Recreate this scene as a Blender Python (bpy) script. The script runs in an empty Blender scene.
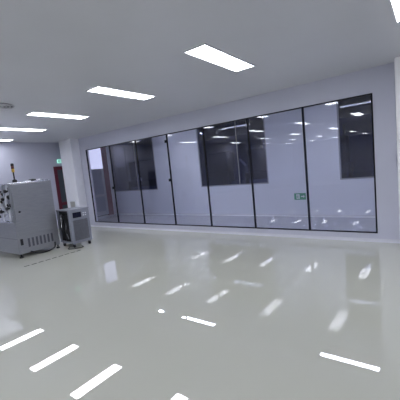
import bpy, bmesh, math, random
from mathutils import Matrix, Vector, Euler
random.seed(7)
C = bpy.context.scene.collection
SC = bpy.context.scene

# ------------------------------------------------------------------ camera
CAM_H = 1.5
yaw, pitch, roll = (math.radians(a) for a in (37.26496, 6.09892, 5.69047))
fw = Vector((-math.sin(yaw)*math.cos(pitch), math.cos(yaw)*math.cos(pitch), -math.sin(pitch)))
rt = Vector((math.cos(yaw), math.sin(yaw), 0)); up = rt.cross(fw)
r2 = math.cos(roll)*rt - math.sin(roll)*up
u2 = math.sin(roll)*rt + math.cos(roll)*up
cd = bpy.data.cameras.new('camera'); cam = bpy.data.objects.new('camera', cd); C.objects.link(cam)
cd.sensor_width = 36; cd.lens = 36*312.37/400; cd.shift_y = 1.9/400; cd.clip_start = .05
cam.matrix_world = Matrix(((r2.x, u2.x, -fw.x, 0), (r2.y, u2.y, -fw.y, 0), (r2.z, u2.z, -fw.z, CAM_H), (0, 0, 0, 1)))
SC.camera = cam

# ------------------------------------------------------------------ world and exposure
w = bpy.data.worlds.new('world'); SC.world = w; w.use_nodes = True
w.node_tree.nodes['Background'].inputs[0].default_value = (.55, .6, .75, 1)
w.node_tree.nodes['Background'].inputs[1].default_value = .05
SC.view_settings.view_transform = 'Standard'; SC.view_settings.look = 'None'
SC.view_settings.gamma = 1; SC.view_settings.use_curve_mapping = False
SC.view_settings.exposure = 1.3
SC.cycles.blur_glossy = 0; SC.cycles.use_adaptive_sampling = False
LAMP = 6.0            # emission of the ceiling light panels

# ------------------------------------------------------------------ materials
def mat(name, col, rough=.5, metal=0, noise=.04, scale=6, bump=0, bscale=20, coat=0, ior=1.5, spec=.5, stretch=None):
    m = bpy.data.materials.new(name); m.use_nodes = True
    nt = m.node_tree; b = nt.nodes['Principled BSDF']
    b.inputs['Roughness'].default_value = rough; b.inputs['Metallic'].default_value = metal
    b.inputs['IOR'].default_value = ior; b.inputs['Specular IOR Level'].default_value = spec
    b.inputs['Coat Weight'].default_value = coat; b.inputs['Coat Roughness'].default_value = 0; b.inputs['Coat IOR'].default_value = 2.5
    tc = nt.nodes.new('ShaderNodeTexCoord'); mp = nt.nodes.new('ShaderNodeMapping')
    nt.links.new(tc.outputs['Object'], mp.inputs[0])
    if stretch: mp.inputs['Scale'].default_value = stretch
    n = nt.nodes.new('ShaderNodeTexNoise'); n.inputs['Scale'].default_value = scale; n.inputs['Detail'].default_value = 4
    nt.links.new(mp.outputs[0], n.inputs['Vector'])
    r = nt.nodes.new('ShaderNodeValToRGB'); nt.links.new(n.outputs['Fac'], r.inputs[0])
    r.color_ramp.elements[0].position = .3; r.color_ramp.elements[1].position = .7
    r.color_ramp.elements[0].color = tuple(c*(1-noise) for c in col)+(1,)
    r.color_ramp.elements[1].color = tuple(min(1, c*(1+noise)) for c in col)+(1,)
    nt.links.new(r.outputs[0], b.inputs['Base Color'])
    if bump:
        n2 = nt.nodes.new('ShaderNodeTexNoise'); n2.inputs['Scale'].default_value = bscale; n2.inputs['Detail'].default_value = 1
        nt.links.new(mp.outputs[0], n2.inputs['Vector'])
        bp = nt.nodes.new('ShaderNodeBump'); bp.inputs['Strength'].default_value = 1; bp.inputs['Distance'].default_value = bump
        nt.links.new(n2.outputs['Fac'], bp.inputs['Height']); nt.links.new(bp.outputs[0], b.inputs['Normal'])
        if coat: nt.links.new(bp.outputs[0], b.inputs['Coat Normal'])
    return m
def emis(name, col, s):
    m = bpy.data.materials.new(name); m.use_nodes = True
    b = m.node_tree.nodes['Principled BSDF']
    b.inputs['Base Color'].default_value = (.8, .8, .8, 1)
    b.inputs['Emission Color'].default_value = col+(1,); b.inputs['Emission Strength'].default_value = s
    return m
def glass(name, tint, ior=1.5, refl=1.0):
    m = bpy.data.materials.new(name); m.use_nodes = True; nt = m.node_tree; nt.nodes.clear()
    o = nt.nodes.new('ShaderNodeOutputMaterial'); mx = nt.nodes.new('ShaderNodeMixShader')
    t = nt.nodes.new('ShaderNodeBsdfTransparent'); g = nt.nodes.new('ShaderNodeBsdfGlossy')
    f = nt.nodes.new('ShaderNodeFresnel'); f.inputs[0].default_value = ior
    t.inputs[0].default_value = tint+(1,); g.inputs['Roughness'].default_value = .0
    g.inputs[0].default_value = (refl, refl, refl, 1)
    ge = nt.nodes.new('ShaderNodeNewGeometry'); mr = nt.nodes.new('ShaderNodeMapRange')   # same reflectance on both faces of the thin pane
    mr.inputs['To Min'].default_value = ior; mr.inputs['To Max'].default_value = 1/ior
    nt.links.new(ge.outputs['Backfacing'], mr.inputs['Value']); nt.links.new(mr.outputs['Result'], f.inputs[0])
    nt.links.new(f.outputs[0], mx.inputs[0]); nt.links.new(t.outputs[0], mx.inputs[1]); nt.links.new(g.outputs[0], mx.inputs[2])
    nt.links.new(mx.outputs[0], o.inputs[0]); return m

M = {
 'ceiling': mat('ceiling_paint', (.57, .575, .62), .35, noise=.02, scale=1.5, bump=.0004, bscale=1.2, spec=.4),
 'wall': mat('wall_panel', (.54, .55, .66), .4, noise=.02, scale=1.2, spec=.4),
 'far_wall': mat('corridor_wall_panel', (.72, .74, .83), .4, noise=.03, scale=1.2),
 'back_wall': mat('back_wall_panel', (.50, .51, .62), .4, noise=.02, scale=1.2),
 'column': mat('white_column_paint', (.80, .81, .88), .4, noise=.02),
 'cove': mat('white_cove', (.66, .67, .74), .25, noise=.02),
 'floor': mat('white_epoxy_floor', (.60, .605, .535), .5, noise=.015, scale=.8, bump=.00012, bscale=.9, ior=1.5, spec=0, coat=1),
 'corr_floor': mat('corridor_floor', (.42, .43, .50), .02, noise=.03, scale=.8, bump=.0016, bscale=1.3),
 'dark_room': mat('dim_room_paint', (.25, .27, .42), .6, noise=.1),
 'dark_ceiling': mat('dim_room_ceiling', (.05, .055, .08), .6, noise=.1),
 'black': mat('black_frame_metal', (.012, .013, .022), .35, noise=.1, spec=.15),
 'seal': mat('grey_window_trim', (.30, .31, .38), .4),
 'steel': mat('brushed_stainless', (.34, .35, .385), .36, metal=.75, noise=.07, scale=8, stretch=(1, 1, 12)),
 'steel_dark': mat('dull_steel', (.22, .225, .26), .42, metal=.6, noise=.1, scale=12),
 'steel_bright': mat('polished_steel', (.75, .77, .85), .2, metal=.8, noise=.05),
 'rubber': mat('black_rubber', (.015, .015, .02), .6, noise=.2),
 'white_plastic': mat('white_plastic', (.75, .77, .85), .4),
 'right_column': mat('right_column_paint', (.92, .92, .95), .4, noise=.01),
 'slot': mat('vent_shadow_mesh', (.10, .10, .13), .6, metal=.4),
 'grille': mat('grey_grille', (.13, .135, .165), .55, metal=.3, noise=.15, scale=60),
 'chiller': mat('grey_powder_coat', (.27, .285, .35), .4, noise=.03),
 'screen': mat('black_screen', (.01, .01, .03), .15),
 'red': mat('dark_red_paint', (.13, .022, .045), .4, noise=.08),
 'amber': mat('amber_lens', (.55, .35, .05), .3),
 'red_lens': mat('red_lens', (.10, .02, .02), .3),
 'green': mat('green_sign', (.10, .33, .22), .4),
 'tape': mat('black_floor_tape', (.012, .012, .016), .8, spec=.1),
 'beige': mat('grey_beige_plate', (.36, .36, .36), .5),
 'frame': mat('lamp_frame_white', (.7, .7, .75), .4),
 'lamp': emis('light_panel_diffuser', (.93, .95, 1.0), LAMP),
 'corridor_lamp': emis('corridor_light_diffuser', (.93, .95, 1.0), LAMP*1.35),
 'downlight': emis('downlight_lens', (.93, .95, 1.0), 40),
 'lit_window': emis('lit_frosted_pane', (.72, .74, 1.0), .40),
 'sign_light': emis('lit_green_sign', (.25, .8, .6), .45),
 'glass': glass('clear_window_glass', (.90, .91, .96), 1.55),
 'dark_glass': glass('tinted_glass', (.50, .54, .76), 1.4),
 'door_glass': mat('frosted_green_glass', (.10, .13, .15), .15),
 'dark_equipment': mat('dark_equipment_paint', (.03, .033, .055), .5),
 'mid_equipment': mat('grey_equipment_paint', (.24, .26, .36), .5),
 'door_grey': mat('grey_door_sheet', (.20, .21, .29), .4),
}

# ------------------------------------------------------------------ helpers
def nb(): return bmesh.new()
def add_box(bm, x0, x1, y0, y1, z0, z1, bev=0):
    b = bmesh.new(); bmesh.ops.create_cube(b, size=1)
    for v in b.verts:
        v.co = Vector((x0+(v.co.x+.5)*(x1-x0), y0+(v.co.y+.5)*(y1-y0), z0+(v.co.z+.5)*(z1-z0)))
    if bev: bmesh.ops.bevel(b, geom=b.edges[:], offset=bev, segments=2, affect='EDGES', profile=.5)
    me = bpy.data.meshes.new('t'); b.to_mesh(me); b.free(); bm.from_mesh(me); bpy.data.meshes.remove(me)
def add_tube(bm, pts, r, seg=10):
    pts = [Vector(p) for p in pts]; rs = r if isinstance(r, (list, tuple)) else [r]*len(pts)
    rings = []; n = None
    for i, p in enumerate(pts):
        t = (pts[min(i+1, len(pts)-1)]-pts[max(i-1, 0)]).normalized()
        if n is None: n = t.orthogonal().normalized()
        n = (n - t*n.dot(t)); n = n.normalized() if n.length > 1e-6 else t.orthogonal().normalized()
        b = t.cross(n)
        rings.append([bm.verts.new(p+rs[i]*(math.cos(a)*n+math.sin(a)*b)) for a in (2*math.pi*k/seg for k in range(seg))])
    for a, b in zip(rings, rings[1:]):
        for k in range(seg): bm.faces.new((a[k], a[(k+1) % seg], b[(k+1) % seg], b[k]))
    bm.faces.new(rings[0][::-1]); bm.faces.new(rings[-1])
def curve(p, n=8):
    p = [Vector(q) for q in p]; out = []
    for i in range(len(p)-1):
        a, b, c, d = p[max(i-1, 0)], p[i], p[i+1], p[min(i+2, len(p)-1)]
        for k in range(n):
            t = k/n; out.append(.5*((2*b)+(c-a)*t+(2*a-5*b+4*c-d)*t*t+(3*b-a-3*c+d)*t**3))
    return out+[p[-1]]
def obj(name, bm, m, parent=None, smooth=False):
    bmesh.ops.recalc_face_normals(bm, faces=bm.faces[:])
    me = bpy.data.meshes.new(name); bm.to_mesh(me); bm.free()
    if smooth:
        for p in me.polygons: p.use_smooth = True
    me.materials.append(m); o = bpy.data.objects.new(name, me); C.objects.link(o)
    if parent: o.parent = parent
    return o
def box(name, m, parent, *a, bev=0):
    bm = nb(); add_box(bm, *a, bev=bev); return obj(name, bm, m, parent)
def tube(name, m, parent, pts, r, seg=10): 
    bm = nb(); add_tube(bm, pts, r, seg); return obj(name, bm, m, parent, True)
def tag(o, label, cat, group=None):
    o['label'] = label; o['category'] = cat
    if group: o['group'] = group
    return o
def thing(name, label, cat, loc=(0, 0, 0), rz=0, group=None):
    o = bpy.data.objects.new(name, None); o.empty_display_size = .1; C.objects.link(o)
    o.location = loc; o.rotation_euler = (0, 0, rz); return tag(o, label, cat, group)
def struct(o): o['kind'] = 'structure'; return o
def copy_tree(o, parent=None):
    c = o.copy(); C.objects.link(c); c.parent = parent
    for ch in list(o.children): copy_tree(ch, c)
    return c

# ------------------------------------------------------------------ the setting
H = 2.80; WY = 5.79; FY = 7.97; BX = -9.90; RX = 6.0; NY = -15.5
ZB, ZT = .152, 2.402
WX = [-8.629, -7.486, -6.370, -5.236, -4.135, -3.014, -1.891, -.786]
struct(box('floor', M['floor'], None, BX-.1, RX+.1, NY-.1, WY+.05, -.1, 0))
CX = -10.5            # corridor end wall
struct(box('floor_corridor', M['corr_floor'], None, CX-.1, RX+.1, WY+.05, FY+.05, -.1, 0))
struct(box('ceiling', M['ceiling'], None, CX-.1, RX+.1, NY-.1, FY+.05, H, H+.1))
bm = nb()
add_box(bm, BX, RX, WY, WY+.1, 0, ZB-.012); add_box(bm, BX, RX, WY, WY+.1, ZT+.012, H)
add_box(bm, BX, WX[0]-.012, WY, WY+.1, ZB-.012, ZT+.012); add_box(bm, CX, BX-.001, WY+.03, WY+.1, 0, H); add_box(bm, WX[-1]+.012, RX, WY, WY+.1, ZB-.012, ZT+.012)
struct(obj('wall_window_side', bm, M['wall']))
struct(box('wall_right', M['wall'], None, RX, RX+.1, NY-.1, FY+.05, 0, H))
struct(box('wall_rear', M['wall'], None, BX-.1, RX+.1, NY-.1, NY, 0, H))
# back wall (X = BX) with a door opening, corridor end wall (X = CX) with another
D1 = (5.36, 5.78, 2.02)       # door beside the column
D2 = (7.08, 7.94, 2.74)       # door at the corridor's end
bm = nb()
add_box(bm, BX-.1, BX, NY, D1[0], 0, H); add_box(bm, BX-.1, BX, D1[0], WY, D1[2], H)
struct(obj('wall_back', bm, M['back_wall']))
bm = nb()
add_box(bm, CX-.1, CX, WY+.03, D2[0], 0, H); add_box(bm, CX-.1, CX, D2[0], D2[1], D2[2], H)
add_box(bm, CX-.1, CX, D2[1], FY+.05, 0, H)
struct(obj('wall_corridor_end', bm, M['far_wall']))
# far wall of the corridor with three windows into a dim room
FW = [(-10.30, -7.88), (-5.94, -3.64), (-1.81, .60)]; FZ0, FZ1 = .90, 2.77
bm = nb(); add_box(bm, CX, RX, FY, FY+.08, 0, FZ0); add_box(bm, CX, RX, FY, FY+.08, FZ1, H)
xs = [CX]+[v for p in FW for v in p]+[RX]
for a, b in zip(xs[::2], xs[1::2]): add_box(bm, a, b, FY, FY+.08, FZ0, FZ1)
struct(obj('wall_corridor', bm, M['far_wall']))
# coves
def cove(name, x0, x1, y, dirn=-1, r=.05):
    bm = nb(); n = 6; prof = [(0, 0)]+[(r-r*math.sin(a), r-r*math.cos(a)) for a in (math.pi/2*k/n for k in range(n+1))]
    rows = []
    for x in (x0, x1): rows.append([bm.verts.new((x, y+dirn*(p[0]), p[1])) for p in prof])
    for k in range(len(prof)): j = (k+1) % len(prof); bm.faces.new((rows[0][k], rows[0][j], rows[1][j], rows[1][k]))
    bm.faces.new(rows[0]); bm.faces.new(rows[1][::-1])
    return struct(obj(name, bm, M['cove']))
cove('baseboard_window_side', -8.94, -.45, WY)
cove('baseboard_corridor', CX, RX, FY)
# columns
struct(box('trim_1', M['column'], None, -9.62, -8.95, 5.50, WY, 0, H, bev=.01))
struct(box('trim_2', M['right_column'], None, -.445, .25, 5.50, WY, 0, H, bev=.02))
# dim room behind
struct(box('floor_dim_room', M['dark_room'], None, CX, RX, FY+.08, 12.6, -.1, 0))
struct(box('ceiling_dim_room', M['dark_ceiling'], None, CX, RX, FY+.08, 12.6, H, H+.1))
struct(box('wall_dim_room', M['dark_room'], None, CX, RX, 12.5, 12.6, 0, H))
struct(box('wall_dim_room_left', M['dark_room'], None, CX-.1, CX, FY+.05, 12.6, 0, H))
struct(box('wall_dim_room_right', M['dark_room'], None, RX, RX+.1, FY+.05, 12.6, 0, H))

# glazed wall: seven panes in black frames
brk = nb()
for i in range(7):
    x0, x1 = WX[i], WX[i+1]; hw = (.012, .013, .014, .016, .016, .017, .017)[i]; top = .009
    l = .010 if i == 0 else (.012, .012, .013, .014, .016, .016, .017)[i]; r = .012 if i == 6 else hw
    fx0 = x0-(.012 if i == 0 else 0); fx1 = x1+(.012 if i == 6 else 0)
    bm = nb()
    add_box(bm, fx0, x0+l, WY-.006, WY+.026, ZB-.012, ZT+.012); add_box(bm, x1-r, fx1, WY-.006, WY+.026, ZB-.012, ZT+.012)
    add_box(bm, x0+l, x1-r, WY-.006, WY+.026, ZT-top, ZT+.012); add_box(bm, x0+l, x1-r, WY-.006, WY+.026, ZB-.012, ZB+top)
    f = struct(obj('window_%d' % (i+1), bm, M['black']))
    box('pane', M['glass'], f, x0+l, x1-r, WY+.012, WY+.018, ZB+top, ZT-top)
    if i in (0, 2):
        for z in ((2.20, 1.25) if i == 2 else (1.15,)):
            box('bracket', M['black'], f, x1-.055, x1-.017, WY-.03, WY+.0115, z, z+.07, bev=.004)
for i, (a, b) in enumerate(FW):
    bm = nb(); t = .03
    add_box(bm, a, a+t, FY-.01, FY+.06, FZ0, FZ1); add_box(bm, b-t, b, FY-.01, FY+.06, FZ0, FZ1)
    add_box(bm, a+t, b-t, FY-.01, FY+.06, FZ0, FZ0+t); add_box(bm, a+t, b-t, FY-.01, FY+.06, FZ1-t, FZ1)
    mid = [-8.9, -4.55, -1.0][i]; mw = [.006, .012, .006][i]
    add_box(bm, mid-mw, mid+mw, FY+.01, FY+.05, FZ0+t, FZ1-t)
    f = struct(obj('window_%d' % (8+i), bm, M['seal']))
    bm = nb(); add_box(bm, a+t, mid-mw, FY+.02, FY+.026, FZ0+t, FZ1-t); obj('pane', bm, M['dark_glass'], f)
    bm = nb(); add_box(bm, mid+mw, b-t, FY+.02, FY+.026, FZ0+t, FZ1-t); obj('pane', bm, M['dark_glass'], f)

# doors
def red_door(name, y0, y1, z1, stile, rails, opening):
    x = BX
    bm = nb(); add_box(bm, x-.06, x+.015, y0, y0+stile, 0, z1); add_box(bm, x-.06, x+.015, y1-stile, y1, 0, z1)
    add_box(bm, x-.06, x+.015, y0+stile, y1-stile, z1-stile, z1)
    for a, b in rails: add_box(bm, x-.06, x+.015, y0+stile, y1-stile, a, b)
    return struct(obj(name, bm, M['red']))
d = red_door('door_1', D1[0], D1[1], D1[2], .11, [(.0, .12), (.74, .84)], None)
box('door_window', M['door_glass'], d, BX-.03, BX-.02, D1[0]+.11, D1[1]-.11, .84, D1[2]-.11)
box('door_window', M['door_glass'], d, BX-.03, BX-.02, D1[0]+.11, D1[1]-.11, .12, .74)
# dark space behind door 1
struct(box('wall_behind_door', M['door_grey'], None, BX-.5, BX-.4, 5.0, WY+.02, 0, H))
# corridor end door: lit frosted pane over a grey leaf, wide dark red post
y0, ym, y1 = D2[0], 7.70, D2[1]; x = CX
bm = nb(); add_box(bm, x-.06, x+.02, ym, y1, 0, D2[2]); add_box(bm, x-.06, x+.02, y0, ym, 2.70, 2.74)
add_box(bm, x-.06, x+.02, y0, y0+.05, 0, 2.70)
d = struct(obj('door_2', bm, M['red']))
box('lit_pane', M['lit_window'], d, x-.04, x, y0+.05, ym, 1.87, 2.70)
box('door_leaf', M['door_grey'], d, x-.05, x-.005, y0+.05, ym, .05, 1.87)
bm = nb(); add_box(bm, x-.005, x+.012, y0+.05, ym, .78, .88); add_box(bm, x-.005, x+.012, ym-.10, ym, .2, 1.87); add_box(bm, x-.005, x+.012, y0+.05, y0+.10, .2, 1.87)
add_box(bm, x-.005, x+.012, y0+.05, ym, .05, .20)
obj('door_rail', bm, M['seal'], d)

# ------------------------------------------------------------------ ceiling light panels
def light_panel(label, x, y, along_x=False, group='ceiling light panels in the main room'):
    t = thing('ceiling_light', label, 'light', (x, y, H), math.pi/2 if along_x else 0, group)
    L, W = 1.13, .27
    bm = nb(); f = .015; zt = -.001
    add_box(bm, -W/2-f, W/2+f, -L/2-f, -L/2, -.014, zt); add_box(bm, -W/2-f, W/2+f, L/2, L/2+f, -.014, zt)
    add_box(bm, -W/2-f, -W/2, -L/2, L/2, -.014, zt); add_box(bm, W/2, W/2+f, -L/2, L/2, -.014, zt)
    obj('lamp_frame', bm, M['frame'], t)
    box('diffuser', M['lamp'], t, -W/2, W/2, -L/2, L/2, -.009, zt)
    return t
LX = [-2.06, -3.93, -5.86, -7.60, -9.42]; LX2 = [-.15, 1.75, 3.65, 5.4]
LYS = [3.45, -.35, -4.9, -9.3, -13.4]
seen = {0: 'ceiling light panel nearest the viewer, cut by the top of the picture',
        1: 'second ceiling light panel from the viewer, above the middle window panes',
        2: 'third ceiling light panel from the viewer, above the left part of the room',
        3: 'fourth ceiling light panel, above the steel cabinet machine',
        4: 'farthest ceiling light panel, small, near the back wall at far left'}
rown = ['window', 'second', 'third', 'fourth', 'rear']
coln = ['first', 'second', 'third', 'fourth', 'back wall']
first = None
def place_light(x, y, label, group):
    global first
    if first is None: first = light_panel(label, x, y, group=group); return first
    o = copy_tree(first); o.location = (x, y, H); o['label'] = label; o['group'] = group; return o
for j, y in enumerate(LYS):
    for i, x in enumerate(LX):
        lab = seen[i] if j == 0 else 'ceiling light panel in %s row from the glass, %s column' % (rown[j], coln[i])
        place_light(x, y, lab, 'ceiling light panels in the main room')
    for i, x in enumerate(LX2):
        place_light(x, y, 'ceiling light panel right of the picture, %s row, %s from the view' % (rown[j], coln[i]), 'ceiling light panels beyond the right side')
for k, x in enumerate((-5.45, -1.5, 2.2)):
    o = place_light(x, 6.45, ['corridor ceiling light behind the middle panes', 'corridor ceiling light behind the right end panes', 'corridor ceiling light beyond the right column'][k], 'corridor ceiling lights behind the glass')
    o.rotation_euler.z = math.pi/2
    for c in o.children:
        if c.name.startswith('diffuser'):
            c.data = c.data.copy(); c.data.materials[0] = M['corridor_lamp']

t = thing('downlight', 'small round corridor downlight behind the fourth pane', 'light', (-6.85, 6.45, H))
tube('lamp_ring', M['frame'], t, [(0, 0, -.02), (0, 0, -.001)], .10, 24)
tube('bulb', M['downlight'], t, [(0, 0, -.045), (0, 0, -.021)], [.07, .08], 24)

# ------------------------------------------------------------------ stainless cabinet machine at left
mx0, mx1, my0, my1 = -8.30, -6.95, 2.77, 3.66
mc = thing('processing_machine', 'large stainless steel cabinet machine with open piped front beside the chiller', 'machine', ((mx0+mx1)/2, (my0+my1)/2, 0))
def MB(name, m, *a, bev=0, parent=mc):   # box in world coordinates under the machine
    ox, oy = mc.location.x, mc.location.y
    return box(name, M[m], parent, a[0]-ox, a[1]-ox, a[2]-oy, a[3]-oy, a[4], a[5], bev=bev)
def MT(name, m, pts, r, parent=mc):
    ox, oy = mc.location.x, mc.location.y
    return tube(name, M[m], parent, [(p[0]-ox, p[1]-oy, p[2]) for p in pts], r)
MB('base_cabinet', 'steel', mx0, mx1, my0, my1, .08, .74, bev=.012)
ho = MB('housing', 'steel', mx0, mx1, my0+.30, my1, .742, 1.56, bev=.012)
MB('side_panel', 'steel', mx1-.03, mx1+.012, my0+.03, my1-.01, .46, 1.555, bev=.006)
MB('top_plate', 'steel_bright', mx0, mx1, my0, my1, 1.561, 1.582, bev=.004)
MB('corner_post', 'steel', mx1-.06, mx1-.031, my0, my0+.29, .742, 1.56, bev=.004)
MB('deck', 'steel_bright', mx0+.01, mx1-.065, my0+.01, my0+.295, .742, .765, bev=.004)
# slots low in the side
bm = nb(); ox, oy = mc.location.x, mc.location.y
for k in range(7):
    y = my0+.20+k*.084; add_box(bm, mx1-.002-ox, mx1+.004-ox, y-oy, y+.042-oy, .20, .385)
obj('vent_slots', bm, M['slot'], mc)
MB('vent_cover', 'steel', mx1+.001, mx1+.0025, my0+.165, my0+.80-.02, .165, .42)
MB('power_inlet', 'rubber', mx1, mx1+.02, my0+.05, my0+.10, .27, .40, bev=.004)
MB('seam_strip', 'steel_dark', mx0+.02, mx1+.004, my0-.004, my0+.002, .40, .412)
MT('round_knob', 'rubber', [(mx1+.005, my0+.12, .97), (mx1+.035, my0+.12, .97)], .02)
for y in (my0+.04, my1-.04):
    for x in (mx0+.08, mx1-.04):
        f = MT('foot', 'rubber', [(x, y, 0), (x, y, .03), (x, y, .031), (x, y, .079)], [.04, .035, .014, .014])
# open mechanism at the front
for k, x in enumerate((-7.08, -7.22, -7.36, -7.52, -7.68, -7.85)):
    y = my0+.10+.05*(k % 2)
    MT('feed_pipe', 'steel_bright' if k % 2 else 'white_plastic', curve([(x, y, .77), (x+.02, y, 1.0), (x-.05, y-.02, 1.18), (x+.03, y, 1.38), (x, y+.02, 1.555)]), .022 if k % 2 else .03)
for k, (x, z) in enumerate(((-7.04, 1.47), (-7.15, 1.30), (-7.09, 1.12), (-7.26, 1.42), (-7.30, 1.05), (-7.45, 1.25), (-7.6, 1.42), (-7.62, .98))):
    MT('valve', 'rubber', [(x, my0+.015, z), (x, my0+.055, z), (x, my0+.056, z), (x, my0+.09, z)], [.035, .035, .02, .02])
MB('gearbox', 'steel_dark', -7.20, -7.05, my0+.12, my0+.28, .77, .98, bev=.015)
MB('guide_plate', 'white_plastic', -7.03, -7.01, my0+.02, my0+.2, .767, .96, bev=.004)
MB('motor_block', 'steel_bright', -7.60, -7.34, my0+.06, my0+.28, .77, .94, bev=.02)
MB('cross_rail', 'steel_bright', mx0+.02, mx1-.07, my0+.20, my0+.24, 1.32, 1.36, bev=.004)
for k in range(9):
    x = -7.02-.095*k
    MT('coupling', 'rubber' if k % 3 else 'steel_bright', [(x, my0+.03, .86+.08*(k*5 % 7)), (x+.05, my0+.0, .90+.08*(k*5 % 7))], .018)
# black hose sagging from the side near the floor
MT('drain_hose', 'rubber', curve([(mx1+.005, my0+.22, .10), (mx1+.08, my0+.35, .035), (mx1+.10, my0+.55, .03), (mx1+.06, my0+.72, .06), (mx1+.014, my0+.77, .17)]), .014)

# signal tower and the loose things lying on the machine
tw = thing('signal_tower', 'slim signal tower light with amber and dark lenses on top of the steel cabinet', 'light', (-7.02, 2.93, 1.584))
tube('tower_base', M['rubber'], tw, [(0, 0, 0), (0, 0, .05), (0, 0, .07)], [.045, .045, .02], 16)
tube('pole', M['rubber'], tw, [(0, 0, .07), (0, 0, .22)], .014)
tube('amber_lens', M['amber'], tw, [(0, 0, .22), (0, 0, .29)], .028, 16)
tube('red_lens', M['red_lens'], tw, [(0, 0, .291), (0, 0, .345)], .028, 16)
tube('cap', M['rubber'], tw, [(0, 0, .346), (0, 0, .39), (0, 0, .40)], [.030, .030, .02], 16)
t = thing('hand_tool', 'small black and silver tool lying on top of the steel cabinet', 'tool', (-7.02, 3.32, 1.583), math.radians(80))
tube('handle', M['rubber'], t, [(-.10, 0, .025), (-.02, 0, .028), (.04, 0, .03)], [.018, .024, .016])
tube('shaft', M['steel_bright'], t, [(.041, 0, .03), (.20, .01, .022)], .012)
t = tag(box('folded_cloth', M['white_plastic'], None, -7.06, -6.98, 3.14, 3.24, 1.583, 1.61, bev=.008), 'small white folded cloth on top of the steel cabinet, left of the tool', 'cloth')
t = tag(box('parts_tray', M['steel_bright'], None, -7.07, -6.98, 3.52, 3.62, 1.583, 1.605, bev=.004), 'small shiny tray on top of the steel cabinet, at its right end', 'tray')

# ------------------------------------------------------------------ chiller on castors
ch = thing('chiller_unit', 'grey water chiller on castors with black display and dark front grille', 'chiller', (-6.5, 3.72, 0), math.radians(-3)); ch.scale = (1.12, 1.07, .98)
# local: front face is x=0 plane (towards +x), y from 0 to .45, depth to x=-.52
B = lambda name, m, *a, bev=0: box(name, M[m], ch, *a, bev=bev)
bm = nb()
add_box(bm, -.52, 0, .425, .45, .10, .86, bev=.004); add_box(bm, -.52, -.50, .0, .424, .10, .86); add_box(bm, -.50, 0, .0, .424, .10, .14)
add_box(bm, -.03, 0, .0, .424, .141, .86, bev=.004); add_box(bm, -.499, -.475, .0, .03, .141, .86); add_box(bm, -.07, -.031, .0, .02, .141, .86)
obj('cabinet', bm, M['chiller'], ch)
B('lid', 'chiller', -.53, .01, -.01, .46, .862, .885, bev=.006)
B('dark_infill', 'rubber', -.474, -.071, .036, .05, .141, .85)  # black sheet added just inside the open side to make the interior dark
B('display', 'screen', .001, .008, .07, .26, .685, .81, bev=.002)
for k in range(2):
    for q in range(2): tube('button', M['white_plastic'], ch, [(.001, .31+.05*k, .72+.05*q), (.012, .31+.05*k, .72+.05*q)], .014)
bm = nb(); add_box(bm, .001, .006, .06, .39, .16, .63)
g = obj('grille', bm, M['grille'], ch)
bm = nb()
for k in range(22): add_box(bm, .0062, .010, .065, .385, .17+k*.021, .178+k*.021)
obj('grille_slats', bm, M['steel_dark'], g)
tube('compressor', M['steel_dark'], ch, [(-.28, .20, .142), (-.28, .20, .16), (-.28, .20, .40), (-.28, .20, .44)], [.06, .085, .085, .04], 20)
for k in range(4):
    x = -.42+.09*k
    tube('hose', M['rubber'], ch, curve([(x, .02, .15), (x+.03, .005, .35), (x-.02, .012, .55), (x+.02, .02, .80)]), .014)
tube('copper_pipe', M['steel_bright'], ch, curve([(-.40, .005, .45), (-.36, -.005, .6), (-.39, .01, .76)]), .008)
tube('copper_pipe', M['steel_dark'], ch, curve([(-.17, .01, .20), (-.22, .0, .42), (-.16, .02, .66)]), .01)
for x in (-.46, -.05):
    for y in (.05, .40):
        c = tube('castor', M['rubber'], ch, [(x, y-.016, .035), (x, y+.016, .035)], .035, 16)
        box('castor_fork', M['steel_dark'], c, x-.022, x+.022, y-.022, y+.022, .071, .099)
t = tag(tube('power_cable', M['rubber'], None, curve([(-6.70, 3.74, .012), (-6.55, 3.62, .010), (-6.42, 3.70, .010), (-6.36, 3.86, .010), (-6.50, 3.92, .010)]), .009), 'black cable lying on the floor in front of the chiller castors', 'cable')

# ------------------------------------------------------------------ signs and small wall items
def exit_sign(x, y, z, rz, wd, ht, label, lit):
    t = thing('exit_sign', label, 'sign', (x, y, z), rz)
    box('sign_board', M['sign_light'] if lit else M['green'], t, -wd/2, wd/2, -.02, 0, 0, ht, bev=.003)
    bm = nb(); s = ht/10; y0, y1 = -.024, -.0205
    add_box(bm, -wd*.30, wd*-.02, y0, y1, 1.5*s, 8.5*s)           # white door with a running figure cut by green strokes
    add_box(bm, wd*.10, wd*.30, y0, y1, 4.3*s, 5.7*s)
    v = [bm.verts.new(p) for p in ((wd*.30, y1, 2.6*s), (wd*.42, y1, 5*s), (wd*.30, y1, 7.4*s), (wd*.30, y0, 2.6*s), (wd*.42, y0, 5*s), (wd*.30, y0, 7.4*s))]
    for f in ((0, 1, 2), (5, 4, 3), (0, 3, 4, 1), (1, 4, 5, 2), (2, 5, 3, 0)): bm.faces.new([v[q] for q in f])
    obj('pictogram', bm, M['white_plastic'], t)
    bm = nb(); c = -wd*.16
    add_tube(bm, [(c, -.0245, 7.2*s), (c, -.0255, 7.2*s)], .8*s)
    add_tube(bm, [(c, -.025, 6*s), (c-.6*s, -.025, 4.2*s), (c+.8*s, -.025, 3.2*s), (c+.3*s, -.025, 2*s)], .4*s, 6)
    add_tube(bm, [(c-.6*s, -.025, 4.2*s), (c-2*s, -.025, 2.6*s)], .4*s, 6)
    add_tube(bm, [(c-1.8*s, -.025, 5*s), (c, -.025, 5.8*s), (c+1.5*s, -.025, 5*s)], .35*s, 6)
    obj('running_figure', bm, M['green'], t)
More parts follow.
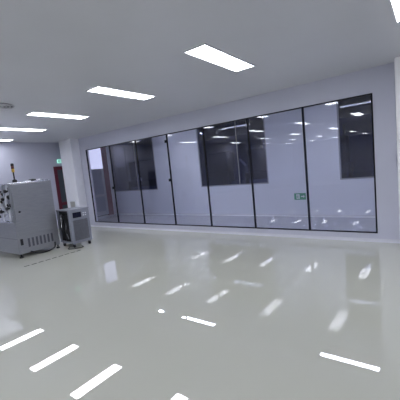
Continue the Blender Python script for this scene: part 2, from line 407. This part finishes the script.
exit_sign(-2.80, FY-.001, .44, 0, .30, .17, 'green exit sign with running figure and arrow, low on the corridor wall', False)
exit_sign(BX+.001, 5.60, 2.13, math.pi/2, .17, .12, 'small lit green exit sign above the dark red door', True)
t = thing('wall_plate', 'square grey panel on white backing on the left column', 'panel', (-9.27, 5.499, .60))
box('backing', M['white_plastic'], t, -.20, .20, -.012, 0, 0, .30, bev=.004)
box('plate', M['beige'], t, -.13, .13, -.02, -.0125, .05, .25, bev=.003)
v_ = thing('ceiling_vent', 'round white air diffuser in the ceiling at the left edge', 'vent', (-5.50, 2.25, H))
bm = nb()
for r0 in (.05, .10, .15, .20):
    ring = [(r0*math.cos(a), r0*math.sin(a), -.02) for a in (2*math.pi*k/28 for k in range(29))]
    add_tube(bm, ring, .008, 6)
obj('ring', bm, M['frame'], v_, True)
tube('neck', M['steel_dark'], v_, [(0, 0, -.012), (0, 0, -.001)], .19, 28)
# black dashed floor tape in front of the machines
ordn = ['nearest', 'second nearest', 'third', 'fourth', 'middle', 'sixth', 'seventh', 'next to farthest', 'farthest']
def dash(i, x, y0, y1):
    return tag(box('floor_tape', M['tape'], None, x-.017, x+.017, y0, y1, .0004, .0016), 'black tape dash on the floor before the machines, %s of the row' % ordn[i], 'tape', 'black tape dashes on the floor')
for k in range(9): dash(k, -6.17+.005*(k % 2), 2.50+k*.135, 2.50+k*.135+.095)

# ------------------------------------------------------------------ equipment in the dim room behind the corridor
def dim_machine(x, y, w_, h, label, m='dark_equipment', mast=True):
    t = thing('lab_machine', label, 'machine', (x, y, 0), 0, None)
    box('body', M[m], t, -w_/2, w_/2, -.3, .3, .05, h*.62, bev=.02)
    box('hood', M[m], t, -w_/2+.08, w_/2-.08, -.22, .28, h*.62+.001, h, bev=.03)
    box('panel', M['mid_equipment'], t, -w_/2+.15, w_/2-.15, -.31, -.301, h*.2, h*.5, bev=.003)
    for sx in (-1, 1): box('foot', M['dark_equipment'], t, sx*(w_/2-.08)-.03, sx*(w_/2-.08)+.03, -.25, .25, 0, .049)
    if mast: tube('mast', M['steel_dark'], t, [(0, 0, h+.001), (0, 0, h+.3)], .03)
    return t
# (positions behind the corridor windows)
def pale_bar(parent, x, y, z):  # pale slanted tube set in front of a machine body
    bm = nb(); add_tube(bm, [(x-.10, y, z+.12), (x+.0, y, z+.02), (x+.12, y, z-.12)], [.03, .04, .03])
    obj('pale_bar', bm, M['white_plastic'], parent, True)
a = dim_machine(-9.35, 8.95, 1.75, 2.02, 'dark boxy machine with pale slanted bar in the dim room behind the left panes', mast=False); pale_bar(a, -.10, -.36, 1.37)
b = dim_machine(-4.45, 9.4, 1.05, 1.95, 'dark machine with pale slanted bar in the dim room behind the middle window'); pale_bar(b, -.54, -.36, 1.55)
dim_machine(-7.3, 11.3, 1.1, 2.05, 'grey tall cabinet in the dim room, left behind the middle window', 'mid_equipment', False)
dim_machine(-5.6, 10.2, .8, 1.5, 'low grey cabinet in the dim room behind the middle window', 'mid_equipment', False)
dim_machine(-1.98, 9.4, .30, 2.0, 'narrow dark tower machine in the dim room behind the right window')
dim_machine(-.9, 9.9, .8, 1.6, 'grey machine in the dim room at the right edge of the right window', 'mid_equipment', False)
